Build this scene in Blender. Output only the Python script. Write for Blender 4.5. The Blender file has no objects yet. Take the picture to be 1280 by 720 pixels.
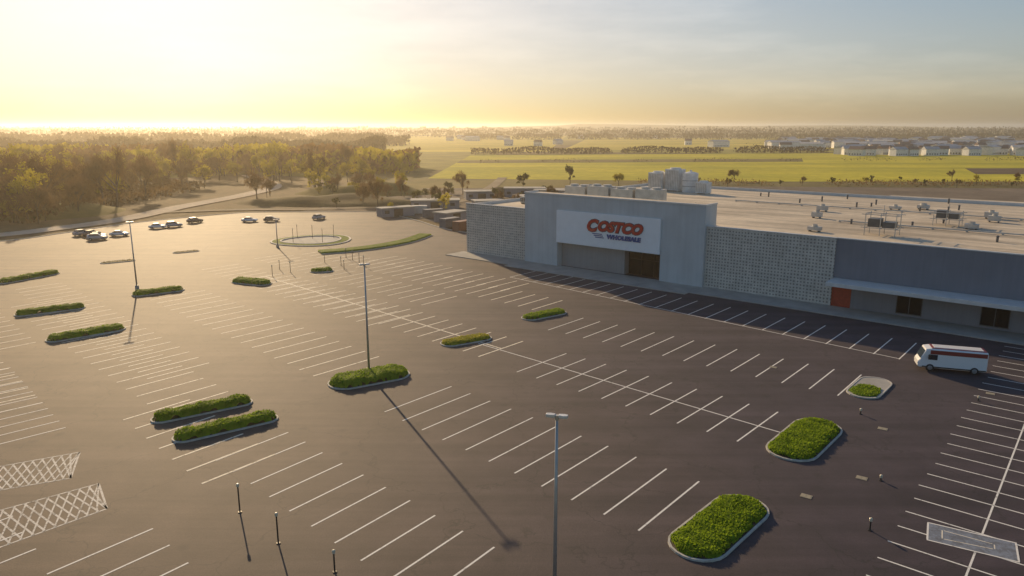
import bpy, math, random
from mathutils import Vector, Matrix
R=random.Random(7)
S=bpy.context.scene
COL=S.collection
rad=math.radians
# ---------------------------------------------------------------- materials
def mat(name):
    m=bpy.data.materials.new(name);m.use_nodes=True
    nt=m.node_tree;b=nt.nodes['Principled BSDF'];return m,nt,b
def N(nt,t,**k):
    n=nt.nodes.new(t)
    for a,v in k.items(): setattr(n,a,v)
    return n
def noise(nt,vec,scale,detail=4,rough=.55):
    n=N(nt,'ShaderNodeTexNoise');n.inputs['Scale'].default_value=scale
    n.inputs['Detail'].default_value=detail;n.inputs['Roughness'].default_value=rough
    nt.links.new(vec,n.inputs['Vector']);return n.outputs['Fac']
def ramp(nt,fac,stops):
    r=N(nt,'ShaderNodeValToRGB');e=r.color_ramp.elements
    while len(e)<len(stops): e.new(.5)
    for i,(p,c) in enumerate(stops):
        e[i].position=p
        e[i].color=(c,c,c,1) if not isinstance(c,tuple) else (*c,1)
    nt.links.new(fac,r.inputs[0]);return r.outputs[0]
def mix(nt,fac,a,b,mode='MIX'):
    m=N(nt,'ShaderNodeMix',data_type='RGBA',blend_type=mode)
    for i,v in ((0,fac),(6,a),(7,b)):
        if isinstance(v,(int,float)): m.inputs[i].default_value=v
        elif isinstance(v,tuple): m.inputs[i].default_value=(*v,1)
        else: nt.links.new(v,m.inputs[i])
    return m.outputs[2]
def bump(nt,b,h,strength,dist=.02):
    n=N(nt,'ShaderNodeBump');n.inputs['Strength'].default_value=strength
    n.inputs['Distance'].default_value=dist
    nt.links.new(h,n.inputs['Height']);nt.links.new(n.outputs[0],b.inputs['Normal'])
def pos(nt): return N(nt,'ShaderNodeNewGeometry').outputs['Position']
def objc(nt): return N(nt,'ShaderNodeTexCoord').outputs['Object']
def simple(name,c,rough=.6,metal=0,var=.18,scale=.8,spec=.5):
    m,nt,b=mat(name)
    f=noise(nt,objc(nt),scale,6)
    lo=tuple(x*(1-var) for x in c);hi=tuple(min(1,x*(1+var)) for x in c)
    nt.links.new(ramp(nt,f,[(.3,lo),(.7,hi)]),b.inputs['Base Color'])
    b.inputs['Roughness'].default_value=rough;b.inputs['Metallic'].default_value=metal
    b.inputs['Specular IOR Level'].default_value=spec
    return m
# asphalt: warm sun glare painted into the colour at left, fading to dark by the store
def asphalt():
    m,nt,b=mat('asphalt');p=pos(nt)
    big=noise(nt,p,.035,5);med=noise(nt,p,.22,6,.65);fine=noise(nt,p,9,3)
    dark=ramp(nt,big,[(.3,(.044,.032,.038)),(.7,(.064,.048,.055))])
    glare_col=ramp(nt,big,[(.3,(.135,.088,.048)),(.7,(.19,.130,.075))])
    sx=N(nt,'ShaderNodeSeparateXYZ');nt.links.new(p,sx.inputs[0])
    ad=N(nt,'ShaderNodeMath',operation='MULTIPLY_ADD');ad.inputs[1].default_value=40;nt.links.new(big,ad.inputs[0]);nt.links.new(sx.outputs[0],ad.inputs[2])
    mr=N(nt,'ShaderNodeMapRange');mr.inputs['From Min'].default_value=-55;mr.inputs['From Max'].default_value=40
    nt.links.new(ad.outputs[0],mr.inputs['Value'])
    c=mix(nt,mr.outputs[0],glare_col,dark)
    c=mix(nt,.75,c,ramp(nt,med,[(.3,.64),(.7,1.26)]),'MULTIPLY')
    c=mix(nt,.5,c,ramp(nt,fine,[(.25,.6),(.75,1.35)]),'MULTIPLY')
    mp=N(nt,'ShaderNodeMapping');mp.inputs['Rotation'].default_value=(0,0,rad(45.6));mp.inputs['Scale'].default_value=(.02,.5,1)
    nt.links.new(p,mp.inputs['Vector']);st=noise(nt,mp.outputs[0],1.0,5,.6)
    c=mix(nt,.85,c,ramp(nt,st,[(.35,.70),(.65,1.27)]),'MULTIPLY')
    v=N(nt,'ShaderNodeTexVoronoi',feature='DISTANCE_TO_EDGE');v.inputs['Scale'].default_value=.09
    wp=N(nt,'ShaderNodeVectorMath',operation='ADD')
    nn=N(nt,'ShaderNodeTexNoise');nn.inputs['Scale'].default_value=.5;nn.inputs['Detail'].default_value=5
    nt.links.new(p,nn.inputs['Vector'])
    sc=N(nt,'ShaderNodeVectorMath',operation='SCALE');sc.inputs['Scale'].default_value=4
    nt.links.new(nn.outputs['Color'],sc.inputs[0]);nt.links.new(p,wp.inputs[0]);nt.links.new(sc.outputs[0],wp.inputs[1])
    nt.links.new(wp.outputs[0],v.inputs['Vector'])
    c=mix(nt,ramp(nt,v.outputs['Distance'],[(.0,.6),(.008,0.0)]),c,(.018,.016,.015))
    v2=N(nt,'ShaderNodeTexVoronoi');v2.inputs['Scale'].default_value=.33;nt.links.new(p,v2.inputs['Vector'])
    c=mix(nt,ramp(nt,v2.outputs['Distance'],[(.06,.5),(.18,0.0)]),c,(.026,.022,.02))
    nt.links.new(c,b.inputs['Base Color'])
    b.inputs['Roughness'].default_value=.76
    b.inputs['Specular IOR Level'].default_value=.42
    bump(nt,b,fine,.5,.02);return m
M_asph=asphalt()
def paint(name,c,worn,under=(.10,.095,.09)):
    m,nt,b=mat(name);p=pos(nt)
    f=noise(nt,p,2.2,7,.75)
    nt.links.new(mix(nt,ramp(nt,f,[(worn-.08,0.0),(worn+.08,1.0)]),under,c),b.inputs['Base Color'])
    b.inputs['Roughness'].default_value=.75;b.inputs['Specular IOR Level'].default_value=.42;return m
M_paint=paint('white_paint',(.80,.77,.70),.36)
M_paintW=paint('worn_paint',(.66,.62,.55),.44)
M_paintF=paint('faded_paint',(.82,.74,.58),.40,(.16,.12,.08))
M_paintB=paint('blue_paint',(.22,.25,.30),.5,(.14,.15,.17))
M_kerb=simple('kerb_concrete',(.50,.47,.41),.8,scale=2)
M_conc=simple('concrete',(.36,.34,.30),.85,scale=.4)
def grassmat(name,a,bb,scale=.6,trans=.35,rv=(.65,1.3)):
    m,nt,b=mat(name);p=pos(nt)
    f=noise(nt,p,scale,5,.65)
    inf=N(nt,'ShaderNodeObjectInfo')
    c=ramp(nt,f,[(.3,a),(.7,bb)])
    c=mix(nt,.6,c,ramp(nt,inf.outputs['Random'],[(0,rv[0]),(1,rv[1])]),'MULTIPLY')
    nt.links.new(c,b.inputs['Base Color']);b.inputs['Roughness'].default_value=.75
    b.inputs['Specular IOR Level'].default_value=.15
    t=N(nt,'ShaderNodeBsdfTranslucent');nt.links.new(c,t.inputs['Color'])
    ms=N(nt,'ShaderNodeMixShader');ms.inputs[0].default_value=trans
    nt.links.new(b.outputs[0],ms.inputs[1]);nt.links.new(t.outputs[0],ms.inputs[2])
    nt.links.new(ms.outputs[0],nt.nodes['Material Output'].inputs['Surface']);return m
M_hedge=grassmat('hedge_leaf',(.12,.20,.012),(.32,.42,.025),1.1,.5,(.9,1.15))
M_hedgeY=grassmat('dry_grass_tuft',(.26,.26,.02),(.54,.48,.04),1.1,.45,(.9,1.1))
M_hedgeT=grassmat('tan_grass',(.22,.17,.06),(.36,.28,.10),1.1,.3,(.9,1.1))
M_leafY=grassmat('leaf_spring',(.24,.20,.012),(.54,.44,.03),.15,.55,(.5,1.4))
M_leafG=grassmat('leaf_green',(.05,.06,.012),(.13,.13,.02),.15,.35)
M_leafB=grassmat('twig_brown',(.11,.06,.022),(.25,.145,.05),.15,.38,(.5,1.4))
M_farW=grassmat('far_wood',(.05,.04,.016),(.13,.095,.035),.02,.2)
M_bark=simple('bark',(.06,.045,.035),.9)
M_soil=simple('soil',(.08,.06,.04),.95,scale=3)
def fieldmat(name,a,bb,scale=.02,stripe=0):
    m,nt,b=mat(name);p=pos(nt)
    f=noise(nt,p,scale,7,.6);f2=noise(nt,p,scale*14,4,.7)
    c=ramp(nt,f,[(.3,a),(.7,bb)])
    c=mix(nt,.6,c,ramp(nt,f2,[(.3,.7),(.7,1.3)]),'MULTIPLY')
    if stripe:
        mp=N(nt,'ShaderNodeMapping');mp.inputs['Rotation'].default_value=(0,0,.15);mp.inputs['Scale'].default_value=(.001,stripe,1)
        nt.links.new(p,mp.inputs['Vector']);s=noise(nt,mp.outputs[0],1,3)
        c=mix(nt,.5,c,ramp(nt,s,[(.35,.65),(.65,1.25)]),'MULTIPLY')
    nt.links.new(c,b.inputs['Base Color']);b.inputs['Roughness'].default_value=.95
    b.inputs['Specular IOR Level'].default_value=.1;return m
M_fieldG=fieldmat('field_green',(.36,.33,.02),(.60,.50,.035),.012,.03)
M_fieldY=fieldmat('field_yellow',(.40,.32,.04),(.55,.43,.07),.008,.012)
M_fieldO=fieldmat('field_olive',(.13,.11,.03),(.24,.19,.06),.02)
M_dirt=fieldmat('dirt',(.22,.17,.11),(.36,.29,.20),.05)
M_track=fieldmat('pale_track',(.42,.34,.25),(.58,.48,.36),.05)
M_yard=fieldmat('yard_gravel',(.12,.095,.07),(.24,.19,.14),.03)
M_brownF=fieldmat('ploughed_field',(.09,.06,.035),(.14,.10,.06),.03)
M_bankD=fieldmat('dark_bank',(.08,.06,.03),(.17,.13,.055),.06)
def ground():
    m,nt,b=mat('ground');p=pos(nt)
    v=N(nt,'ShaderNodeTexVoronoi');v.inputs['Scale'].default_value=.0035;nt.links.new(p,v.inputs['Vector'])
    sp=N(nt,'ShaderNodeSeparateColor');nt.links.new(v.outputs['Color'],sp.inputs[0])
    c1=ramp(nt,sp.outputs[0],[(.0,(.09,.07,.035)),(.3,(.18,.13,.065)),(.55,(.17,.17,.03)),(.8,(.36,.31,.06)),(1,(.08,.06,.035))])
    f=noise(nt,p,.03,6,.65)
    c=mix(nt,.8,c1,ramp(nt,f,[(.3,.55),(.7,1.35)]),'MULTIPLY')
    f2=noise(nt,p,.5,5,.7)
    c=mix(nt,.7,c,ramp(nt,f2,[(.3,.6),(.7,1.3)]),'MULTIPLY')
    nt.links.new(c,b.inputs['Base Color']);b.inputs['Roughness'].default_value=.95
    b.inputs['Specular IOR Level'].default_value=.1;return m
M_ground=ground()
# ---------------------------------------------------------------- mesh helpers
class MB:
    def __init__(s): s.v=[];s.f=[];s.m=[]
    def quad(s,a,b,c,d,mi=0):
        i=len(s.v);s.v+=[tuple(a),tuple(b),tuple(c),tuple(d)];s.f.append((i,i+1,i+2,i+3));s.m.append(mi)
    def poly(s,pts,mi=0):
        i=len(s.v);s.v+=[tuple(p) for p in pts];s.f.append(tuple(range(i,i+len(pts))));s.m.append(mi)
    def box(s,x0,x1,y0,y1,z0,z1,mi=0,M=None):
        i=len(s.v);P=[Vector((x,y,z)) for z in (z0,z1) for x,y in ((x0,y0),(x1,y0),(x1,y1),(x0,y1))]
        if M is not None:P=[M@p for p in P]
        s.v+=[tuple(p) for p in P]
        for f in ((3,2,1,0),(4,5,6,7),(0,1,5,4),(1,2,6,5),(2,3,7,6),(3,0,4,7)):
            s.f.append(tuple(i+k for k in f));s.m.append(mi)
    def cyl(s,p0,p1,r0,r1=None,n=8,mi=0,cap=True):
        r1=r0 if r1 is None else r1
        p0=Vector(p0);p1=Vector(p1);d=(p1-p0).normalized()
        a=d.orthogonal().normalized();b=d.cross(a);i=len(s.v)
        for p,r in ((p0,r0),(p1,r1)):
            for k in range(n):
                t=2*math.pi*k/n;s.v.append(tuple(p+a*math.cos(t)*r+b*math.sin(t)*r))
        for k in range(n):
            j=(k+1)%n;s.f.append((i+k,i+j,i+n+j,i+n+k));s.m.append(mi)
        if cap:
            s.f.append(tuple(i+n+k for k in range(n)));s.m.append(mi)
            s.f.append(tuple(i+n-1-k for k in range(n)));s.m.append(mi)
    def prism(s,pts,z0,z1,mi=0):
        i=len(s.v);n=len(pts)
        for z in (z0,z1): s.v+=[(p[0],p[1],z) for p in pts]
        for k in range(n):
            j=(k+1)%n;s.f.append((i+k,i+j,i+n+j,i+n+k));s.m.append(mi)
        s.f.append(tuple(i+n+k for k in range(n)));s.m.append(mi)
        s.f.append(tuple(i+n-1-k for k in range(n)));s.m.append(mi)
    def mesh(s,name,mats,smooth=False):
        me=bpy.data.meshes.new(name);me.from_pydata(s.v,[],s.f)
        for m in (mats if isinstance(mats,(list,tuple)) else [mats]): me.materials.append(m)
        me.polygons.foreach_set('material_index',s.m)
        if smooth: me.polygons.foreach_set('use_smooth',[True]*len(s.f))
        me.update();return me
    def obj(s,name,mats,parent=None,smooth=False,bevel=0):
        return mk(name,s.mesh(name,mats,smooth),parent,bevel)
def mk(name,data,parent=None,bevel=0):
    o=bpy.data.objects.new(name,data);COL.objects.link(o)
    if parent:o.parent=parent
    if bevel:
        md=o.modifiers.new('bevel','BEVEL');md.width=bevel;md.segments=2;md.limit_method='ANGLE'
    return o
def thing(o,label,cat,group=None):
    o['label']=label;o['category']=cat
    if group:o['group']=group
    return o
def empty(name,loc=(0,0,0),rz=0):
    o=bpy.data.objects.new(name,None);COL.objects.link(o);o.location=loc;o.rotation_euler=(0,0,rz);o.empty_display_size=.5;return o
def struct(o): o['kind']='structure';return o
def copy_thing(root,loc,rz,scale=1):
    n=root.copy();COL.objects.link(n);n.location=loc;n.rotation_euler=(0,0,rz)
    n.scale=(scale,scale,scale)
    def rec(a,b):
        for ch in a.children:
            c=ch.copy();COL.objects.link(c);c.parent=b;rec(ch,c)
    rec(root,n);return n
# ---------------------------------------------------------------- ground & lot
mb=MB();n=60;L=9000
for i in range(n):
    for j in range(n):
        x0=-L+2*L*i/n;y0=-2000+(L+2000)*j/n
        x1=-L+2*L*(i+1)/n;y1=-2000+(L+2000)*(j+1)/n
        mb.quad((x0,y0,0),(x1,y0,0),(x1,y1,0),(x0,y1,0))
struct(mb.obj('ground',M_ground))
def sheet(name,pts,z,m):
    mb=MB();mb.poly([(x,y,z) for x,y in pts]);return struct(mb.obj(name,m))
sheet('field',[(-45,395),(120,372),(420,372),(760,830),(-40,720)],.05,M_fieldG)
sheet('field',[(-200,800),(40,820),(160,2200),(-520,2200)],.05,M_fieldY)
sheet('field',[(60,880),(500,930),(900,1600),(200,1900)],.05,M_fieldY)
sheet('field',[(-60,255),(-10,240),(60,380),(-50,390)],.05,M_fieldO)
sheet('field',[(270,430),(420,430),(520,500),(300,490)],.12,M_brownF)
sheet('field',[(-42,560),(230,585),(250,640),(-42,610)],.12,M_fieldO)
sheet('yard_ground',[(-70,236),(-40,236),(-12,196),(40,250),(220,190),(330,320),(110,340),(-40,330)],.10,M_yard)
lot=[(-150,20),(90,20),(160,60),(160,190),(60,200),(-5,182),(-18,196),(-42,236),(-86,234),(-108,210),(-116,190),(-124,173),(-150,160)]
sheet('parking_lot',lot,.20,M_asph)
ZL=.20
def ribbon(name,pts,w,z,m,dz=0):
    mb=MB();P=[Vector(p) for p in pts];q=[]
    for i in range(len(P)-1):
        p0=P[max(i-1,0)];p1=P[i];p2=P[i+1];p3=P[min(i+2,len(P)-1)]
        for k in range(8):
            t=k/8;q.append(.5*((2*p1)+(-p0+p2)*t+(2*p0-5*p1+4*p2-p3)*t*t+(-p0+3*p1-3*p2+p3)*t**3))
    q.append(P[-1])
    l=[];r=[]
    for i,p in enumerate(q):
        d=(q[min(i+1,len(q)-1)]-q[max(i-1,0)]).normalized();nn=Vector((-d.y,d.x))
        l.append(p+nn*w/2);r.append(p-nn*w/2)
    for i in range(len(q)-1):
        if dz: 
            mb.poly([(r[i].x,r[i].y,z+dz),(r[i+1].x,r[i+1].y,z+dz),(l[i+1].x,l[i+1].y,z+dz),(l[i].x,l[i].y,z+dz)])
            for s_ in (l,r):
                mb.quad((s_[i].x,s_[i].y,z),(s_[i+1].x,s_[i+1].y,z),(s_[i+1].x,s_[i+1].y,z+dz),(s_[i].x,s_[i].y,z+dz))
        else: mb.quad((r[i].x,r[i].y,z),(r[i+1].x,r[i+1].y,z),(l[i+1].x,l[i+1].y,z),(l[i].x,l[i].y,z))
    return struct(mb.obj(name,m))
ribbon('road',[(-170,162),(-134,182),(-123,198),(-116,218),(-114,252),(-108,300),(-112,345),(-150,420)],8,.26,M_track)
ribbon('road',[(-112,236),(-90,243),(-60,246),(-20,270),(-10,330),(-5,400)],5,.24,M_dirt)
ribbon('kerb',[(-150,160.5),(-124,173.5),(-115.5,190),(-107.5,210),(-86,234),(-60,236),(-42,236)],.35,ZL,M_kerb,.14)
ribbon('kerb',[(-42,236),(-28,214),(-18,196),(-5,182)],.35,ZL,M_kerb,.14)
# ---------------------------------------------------------------- markings
ZM=ZL+.006
def line(mb,a,b,w=.14,z=None):
    a=Vector(a);b=Vector(b);d=(b-a).normalized();nn=Vector((-d.y,d.x))*w/2;z=ZM if z is None else z
    mb.quad((*(a-nn),z),(*(b-nn),z),(*(b+nn),z),(*(a+nn),z))
NR=[0]
def row(start,step,n,vec,m=None,w=.15,axis=None,ext=(0,0)):
    mb=MB();s0=Vector(start);st=Vector(step);v=Vector(vec);rj=random.Random(NR[0]);NR[0]+=1
    z=ZM+NR[0]*.0002
    for k in range(n):
        a=s0+st*k;j=v*rj.uniform(-.012,.012);line(mb,a+j,a+v-j*.5,w,z)
    if axis is not None:
        o=v*axis
        nn=st.normalized()
        for k in range(n-1):
            line(mb,s0+st*k+o+nn*w*.6,s0+st*(k+1)+o-nn*w*.6,w,z)
        if ext[0]: line(mb,s0+o-nn*w*.6,s0+o-nn*ext[0],w,z)
        if ext[1]: line(mb,s0+st*(n-1)+o+nn*w*.6,s0+st*(n-1)+o+nn*ext[1],w,z)
    struct(mb.obj('parking_marking',m or M_paint))
row((8.6,45.2),(-2.1,2.13),11,(6.0,7.2))
row((-1.2,43.2),(-2.12,2.05),10,(-4.2,-5.6))
row((19.7,59.7),(-2.13,2.07),10,(6.1,6.9),axis=.5,ext=(4.5,11))
row((33.5,71.0),(-2.2,1.9),14,(5.4,6.4))
row((46.0,83),(-2.02,2.1),24,(5.6,6.6),axis=0.02)
row((21.8,40.2),(1.61,1.92),30,(7.6,-6.4),axis=.48,w=.13)
row((31.5,34),(1.61,1.92),30,(4.6,-3.9),w=.13)
F=M_paintF;W_=.22
row((-22,77),(-2.1,2.13),18,(6.0,7.0),F,W_)
row((-4,84),(-2.1,2.13),22,(5.4,6.4),F,W_,axis=.5)
row((-27.5,70),(-2.12,2.1),22,(-4.6,-5.6),F,W_)
row((-52,64),(-2.1,2.13),22,(5.0,5.0),F,W_)
row((-46,57.8),(-1.5,1.55),12,(5.0,5.0),M_paint,.15)
row((3,107),(-2.1,2.13),24,(5.0,6.0),F,W_)
row((-28.7,40.3),(2.1,-2.0),3,(4.0,5.2),M_paint,.15)
row((-31.2,43),(-2.1,2.1),3,(-4.0,-5.2),M_paint,.15)
row((-66,84),(-2.1,2.13),20,(5.0,6.0),F,W_)
row((-24,52),(-2.1,2.1),7,(4.0,5.2),F,W_)
row((-20,98),(-2.1,2.13),20,(5.0,6.0),F,W_)
row((-14,110),(-2.1,2.13),20,(5.0,6.0),F,W_)
row((-40,76),(-2.1,2.13),22,(4.6,5.6),F,W_)
row((-2,120),(-2.1,2.13),14,(5.0,6.0),F,W_)
row((-60,72),(-2.1,2.13),16,(-5.0,-5.6),F,W_)
def hatch(A,B,C,D,n=7):
    mb=MB();A,B,C,D=[Vector(p) for p in (A,B,C,D)]
    for p,q in ((A,B),(B,C),(C,D),(D,A)): line(mb,p,q,.15)
    for k in range(n):
        t0=k/n;t1=min(1,(k+2.2)/n)
        line(mb,A.lerp(B,t0),D.lerp(C,t1),.14)
    struct(mb.obj('hatch_marking',M_paintW))
    mb=MB()
    for k in range(n):
        t0=k/n;t1=min(1,(k+2.2)/n)
        line(mb,D.lerp(C,t0),A.lerp(B,t1),.12,ZM+.008)
    struct(mb.obj('hatch_marking',M_paintW))
hatch((-39.5,45.8),(-32,52),(-29.3,48.2),(-35.6,41.0),14)
hatch((-44.5,53.4),(-36.7,57.6),(-34.7,52.9),(-41.5,49.8),13)
bc=Vector((30.6,43.9));bd=Vector((.86,-.5));bn=Vector((.5,.86))
mb=MB();mb.poly([(*(bc+bd*sx*2.5+bn*sy*1.2),ZM+.010) for sx,sy in ((-1,-1),(1,-1),(1,1),(-1,1))])
struct(mb.obj('blue_bay_marking',M_paintB))
mb=MB()
def l2(a,b,w=.12):
    a=bc+bd*a[0]+bn*a[1];b=bc+bd*b[0]+bn*b[1];line(mb,a,b,w,ZM+.014)
l2((-2.6,-1.27),(2.6,-1.27));l2((-2.6,1.27),(2.6,1.27));l2((-2.56,-1.2),(-2.56,1.2));l2((2.56,-1.2),(2.56,1.2))
struct(mb.obj('bay_outline_marking',M_paint))
mb=MB()
l2((-1.7,-.6),(-1.7,.6),.07);l2((-1.6,-.6),(1.2,-.35),.07);l2((-1.6,.6),(1.2,.35),.07);l2((1.3,-.3),(1.3,.3),.07)
struct(mb.obj('bay_symbol_marking',M_paintF))
# ---------------------------------------------------------------- traffic islands
def capsule(L,w,n=10):
    r=w/2;h=L/2-r;P=[]
    for k in range(n+1):
        t=-math.pi/2+math.pi*k/n;P.append((h+r*math.cos(t),r*math.sin(t)))
    for k in range(n+1):
        t=math.pi/2+math.pi*k/n;P.append((-h+r*math.cos(t),r*math.sin(t)))
    return P
def ring(mb,out,inn,z0,z1,mi=0):
    n=len(out)
    for k in range(n):
        j=(k+1)%n;a,b=out[k],out[j];p,q=inn[k],inn[j]
        mb.quad((*a,z0),(*b,z0),(*b,z1),(*a,z1),mi)
        mb.quad((*a,z1),(*b,z1),(*q,z1),(*p,z1),mi)
        mb.quad((*q,z0),(*p,z0),(*p,z1),(*q,z1),mi)
def island(c,L,w,d,h=.7,label='',dens=60,conc=False,leaf=None):
    root=empty('traffic_island',(c[0],c[1],ZL),math.atan2(d[1],d[0]))
    thing(root,label,'island','planted islands in the car park')
    out=capsule(L,w);inn=capsule(L-.3,w-.3)
    mb=MB();ring(mb,out,inn,0,.14);mb.obj('kerb',M_kerb,root)
    mb=MB();mb.poly([(*p,.10) for p in inn]);mb.obj('soil',M_soil if not conc else M_conc,root)
    rr=random.Random(int(c[0]*13+c[1]*7))
    mb=MB()
    hl=(L-.45)/2;hw=(w-.45)/2
    if conc: hl*=.56;hw*=.95
    cx=-.0 if not conc else -1.45
    ph=[rr.uniform(0,6.28) for _ in range(6)]
    def hgt(x,y):
        r=hw*(1+.05*math.sin(x*2.1+ph[4])+.04*math.sin(x*5.3+ph[5]));dx=max(0,abs(x)-(hl-hw));e=math.sqrt(dx*dx+y*y)/r
        if e>=1:return 0
        lump=1+.09*math.sin(x*1.7+ph[0])*math.cos(y*2.3+ph[1])+.06*math.sin(x*4.1+ph[2])
        return h*(1-e**5)**.5*lump
    nx=int(hl*2/.2);ny=max(6,int(hw*2/.2));idx={}
    for i in range(nx+1):
        for j in range(ny+1):
            x=-hl+2*hl*i/nx;y=-hw+2*hw*j/ny
            idx[i,j]=len(mb.v);mb.v.append((cx+x+rr.uniform(-.04,.04),y+rr.uniform(-.04,.04),.06+hgt(x,y)+rr.uniform(-.03,.03)))
    for i in range(nx):
        for j in range(ny):
            x=-hl+2*hl*(i+.5)/nx;y=-hw+2*hw*(j+.5)/ny
            if hgt(x,y)>0: mb.f.append((idx[i,j],idx[i+1,j],idx[i+1,j+1],idx[i,j+1]));mb.m.append(0)
    for _ in range(int(dens*hl*hw*4)):
        x=rr.uniform(-hl,hl);y=rr.uniform(-hw,hw);z=hgt(x,y)
        if z<=0.02: continue
        s=rr.uniform(.03,.085);z=.06+z*rr.uniform(.8,1.02)
        a=Vector((rr.uniform(-1,1),rr.uniform(-1,1),rr.uniform(-.3,.3))).normalized()*s
        b=Vector((rr.uniform(-.7,.7),rr.uniform(-.7,.7),rr.uniform(.4,1.2))).normalized()*s*1.9
        o=Vector((cx+x,y,z));mb.quad(o-a,o+a,o+a*.3+b,o-a*.3+b)
    mb.obj('hedge',leaf or M_hedge,root)
    return root
lb='low trimmed green hedge in a kerbed asphalt island'
island((-88,130.5),11,2.6,(.42,.9),.7,lb,30)
island((-69,106),9.2,2.5,(.81,.585),.7,lb,30)
island((-56.5,93.5),9.6,2.6,(.72,.69),.7,lb,40)
island((-58.8,118.6),8.2,2.5,(.8,.6),.7,lb,30)
island((-46,126.4),8.0,3.2,(.93,-.36),.7,lb,30)
island((-36.3,137),4.5,2.4,(.95,.3),.6,lb,30)
island((-30,66.8),9.4,2.2,(.82,.57),.7,lb,110)
island((-26.1,62.6),9.4,2.3,(.81,.585),.7,lb,110)
island((-15.6,76.0),9.2,4.2,(.85,.52),.8,'wide green hedge island around a tall lamp pole',90)
island((-5.9,90.5),7.2,2.8,(.85,.53),.45,'small yellow-green grassy island with pale kerb between bays',60,leaf=M_hedgeY)
island((4.7,103.5),7.8,2.8,(.8,.6),.5,'small grassy island with pale kerb between bays',60)
island((37.8,73.2),7.6,3.3,(.65,.76),.2,'worn concrete-topped island with grass at one end',90,conc=True)
island((25.9,60.2),10.5,4.3,(.65,.76),.4,'large rounded grass island with pale concrete kerb',170)
island((14.4,45.8),10.2,4.0,(.67,.74),.4,'large rounded grass island with pale concrete kerb',220)
island((-80.5,147),6.5,2.4,(.8,.6),.12,'small flat tan island with dry grass',15,leaf=M_hedgeT)
island((-71.8,159),5.5,2.4,(.8,.6),.12,'small flat tan island with dry grass',15,leaf=M_hedgeT)
root=empty('traffic_island',(-48.5,175,ZL),.35);thing(root,'rounded island with kerb, grass rim and concrete middle','island','planted islands in the car park')
def oval(a,b,n=40): return [(a*math.cos(2*math.pi*k/n)*(1+.1*math.sin(2*math.pi*k/n)),b*math.sin(2*math.pi*k/n)*(1+.15*math.cos(2*math.pi*k/n))) for k in range(n)]
mb=MB();ring(mb,oval(9.5,9),oval(9.0,8.5),0,.2);mb.obj('kerb',M_kerb,root)
mb=MB();ring(mb,oval(8.99,8.49),oval(7.2,6.6),.05,.24);mb.obj('grass',M_hedge,root)
mb=MB();ring(mb,oval(7.19,6.59),oval(6.8,6.2),.05,.34);mb.obj('inner_kerb',M_kerb,root)
mb=MB();mb.poly([(*p,.12) for p in oval(6.79,6.19)]);mb.obj('paving',M_conc,root)
root=empty('traffic_island',(0,0,0));thing(root,'long curved green strip with bright kerb beside the lane','island','planted islands in the car park')
sp_=[(-42,157.5),(-36,160.5),(-30,166),(-25,174),(-22,184)]
for nm,w_,z_,m_,dz_ in (('kerb',4.2,ZL,M_kerb,.16),('grass',3.3,ZL+.15,M_hedge,.35)):
    o=ribbon(nm,sp_,w_,z_,m_,dz_);o.parent=root;del o['kind']
# ---------------------------------------------------------------- street lamps
M_pole=simple('galvanised_pole',(.45,.44,.42),.45,.5)
M_head=simple('lamp_housing',(.66,.65,.62),.4,.2)
M_lens=simple('lamp_lens',(.5,.5,.45),.2)
def lamp(loc,h,rz=0,label='tall grey lamp pole on the asphalt'):
    root=empty('street_lamp',(*loc,ZL),rz);thing(root,label,'street lamp','lamp poles of the car park')
    mb=MB();mb.cyl((0,0,0),(0,0,.75),.32,.30,16);mb.obj('base',M_conc,root,bevel=.02)
    mb=MB();mb.cyl((0,0,.75),(0,0,.79),.24,.24,12);mb.cyl((0,0,.79),(0,0,h),.13,.075,14);mb.obj('pole',M_pole,root,True)
    mb=MB();mb.cyl((-.2,0,h-.02),(.2,0,h-.02),.05,.05,8);mb.cyl((0,0,h-.2),(0,0,h+.06),.12,.12,10);mb.obj('arm',M_pole,root)
    for s in (-1,1):
        mb=MB();P=[(.1,-.12),(.38,-.17),(.58,-.11),(.58,.11),(.38,.17),(.1,.12)]
        P=[(x*s,y) for x,y in P]
        if s<0:P=P[::-1]
        mb.prism(P,h-.05,h+.10,0);mb.prism([(x*.9+.03*s,y*.75) for x,y in P],h-.08,h-.052,1)
        mb.obj('lamp_head',[M_head,M_lens],root,bevel=.02)
    return root
lamp((2.35,35.9),12.2,rad(-14),'tall grey lamp pole with compact head and concrete foot')
lamp((-15.9,77.4),12.5,rad(30),'tall lamp pole rising from a hedge island')
lamp((-63.4,120.7),11.5,rad(30),'slim lamp pole with long shadow on asphalt')
lamp((-53.5,165),6.4,rad(20),'short lamp pole beside the rounded island')
M_dark=simple('dark_metal',(.05,.045,.04),.5,.4)
M_amber=simple('pale_cap',(.65,.58,.42),.4)
def postlight(loc,h):
    root=empty('bollard',(*loc,ZL));thing(root,'slim dark post with pale cap on asphalt','bollard','slim posts across the car park')
    mb=MB();mb.cyl((0,0,0),(0,0,.05),.14,.14,10);mb.cyl((0,0,.05),(0,0,h),.055,.05,10);mb.obj('post',M_dark,root)
    mb=MB();mb.cyl((0,0,h),(0,0,h+.18),.10,.10,10);mb.cyl((0,0,h+.18),(0,0,h+.24),.12,.06,10);mb.obj('cap',M_amber,root)
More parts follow.
